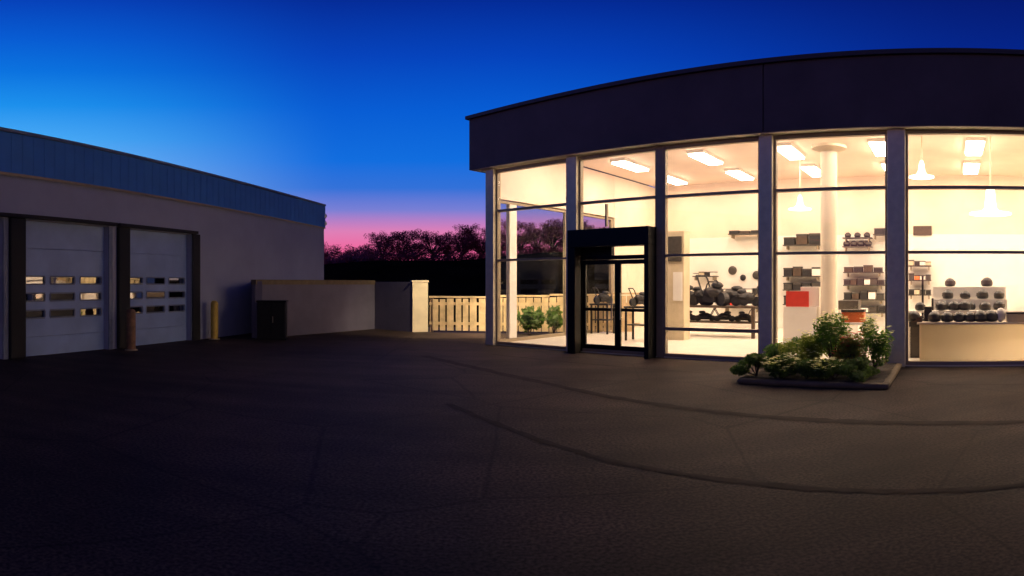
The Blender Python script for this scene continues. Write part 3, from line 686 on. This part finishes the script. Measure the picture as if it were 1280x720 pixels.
# ------------------------------------------------------------------ trees on the hill
def tree(px, dist, h, rx, seed, label, dens=1.0):
    p = polar(px, dist); p.z = hz(p.x, p.y)-.1
    e = empty('tree', p, 0, label, 'tree', 'trees along the hilltop'); rr = random.Random(seed)
    b = MB(); tips = []
    th = h*.25
    b.tube([(0, 0, 0), (rr.uniform(-.1, .1), 0, th*.5), (rr.uniform(-.15, .15), 0, th)], [.16, .12, .10], 7)
    for i in range(20):
        a = rr.uniform(0, 2*PI); r = rx*rr.uniform(.2, 1.1); z = h*rr.uniform(.28, .95)*(1-.12*r/rx); q = Vector((r*math.cos(a), r*math.sin(a), z))
        mid = Vector((q.x*.45, q.y*.45, th+(z-th)*.6)); b.tube([(0, 0, th*.85), mid, q], [.07, .045, .02], 5)
        for _ in range(4):
            q2 = q + Vector((rr.gauss(0, .45), rr.gauss(0, .45), rr.uniform(.1, .6))); b.tube([mid.lerp(q, .6), q2], [.02, .008], 4, False); tips.append(q2)
        tips.append(q)
    b.build('trunk', 'bark', e)
    b = MB()
    for q in tips: b.leaves(q, (.5, .5, .4), int(46*dens), .085, rr, 0)
    b.build('crown', 'treeleaf', e)
T = [(398, 74, 3.0, 2.0, .7), (418, 80, 2.6, 1.8, .5), (437, 74, 2.3, 2.2, .7), (455, 78, 2.6, 1.9, .6), (478, 70, 3.3, 1.5, 1.0), (500, 72, 4.0, 1.7, 1.2), (519, 76, 3.7, 1.7, .8), (541, 71, 3.9, 1.9, 1.1),
     (560, 76, 4.1, 1.7, .8), (578, 70, 4.5, 1.9, 1.2), (601, 72, 4.4, 1.8, 1.1), (622, 74, 4.0, 1.8, .9), (650, 70, 4.3, 1.9, 1.1), (671, 74, 4.2, 1.8, 1.0), (690, 71, 4.2, 1.9, 1.1), (712, 70, 4.6, 2.0, 1.2), (736, 73, 4.6, 2.2, 1.1), (765, 72, 4.3, 2.2, 1.0)]
tl = ['thin dark tree just right of the warehouse corner', 'sparse low tree second right of the warehouse corner', 'low spreading tree third right of the warehouse', 'sparse tree fourth right of the warehouse', 'narrow dark tree above the left part of the yard wall corner',
 'dense dark tree above the dark yard wall corner', 'loose dark tree above the cream pier', 'dense tree above the left end of the picket fence', 'loose tall tree above the middle of the picket fence', 'tallest dense tree above the picket fence',
 'dense tree against the showroom corner column', 'tree behind the showroom corner column', 'leftmost dense tree seen through the corner glass', 'second tree seen through the corner glass', 'third tree seen through the corner glass', 'tree seen beside the left post of the entrance', 'tree hidden mostly by the entrance canopy', 'tree beyond the entrance canopy']
for i, (px, di, h, r, de) in enumerate(T): tree(px, di, h*.92, r*1.25, 100+i, tl[i], de)
b = MB(); rr = random.Random(9)
for i in range(210):
    p = polar(385 + 400*i/210, rr.uniform(66, 70)); hh = rr.uniform(.35, 1.1)
    b.leaves((p.x, p.y, hz(p.x, p.y)+hh*.5), (.6, .6, hh*.75), 90, .11, rr, 0)
tag(b.build('undergrowth', 'treeleaf'), 'dark tangle of brush along the hilltop under the trees', 'brush', kind='stuff')

# ------------------------------------------------------------------ render settings
s = bpy.context.scene
s.render.engine = 'CYCLES'; s.cycles.use_denoising = True
s.cycles.max_bounces = 8; s.cycles.diffuse_bounces = 4; s.cycles.glossy_bounces = 3; s.cycles.transparent_max_bounces = 16
s.cycles.caustics_reflective = False; s.cycles.caustics_refractive = False
s.cycles.sample_clamp_indirect = 6
s.view_settings.view_transform = 'Standard'; s.view_settings.look = 'None'; s.view_settings.exposure = 0; s.view_settings.gamma = 1
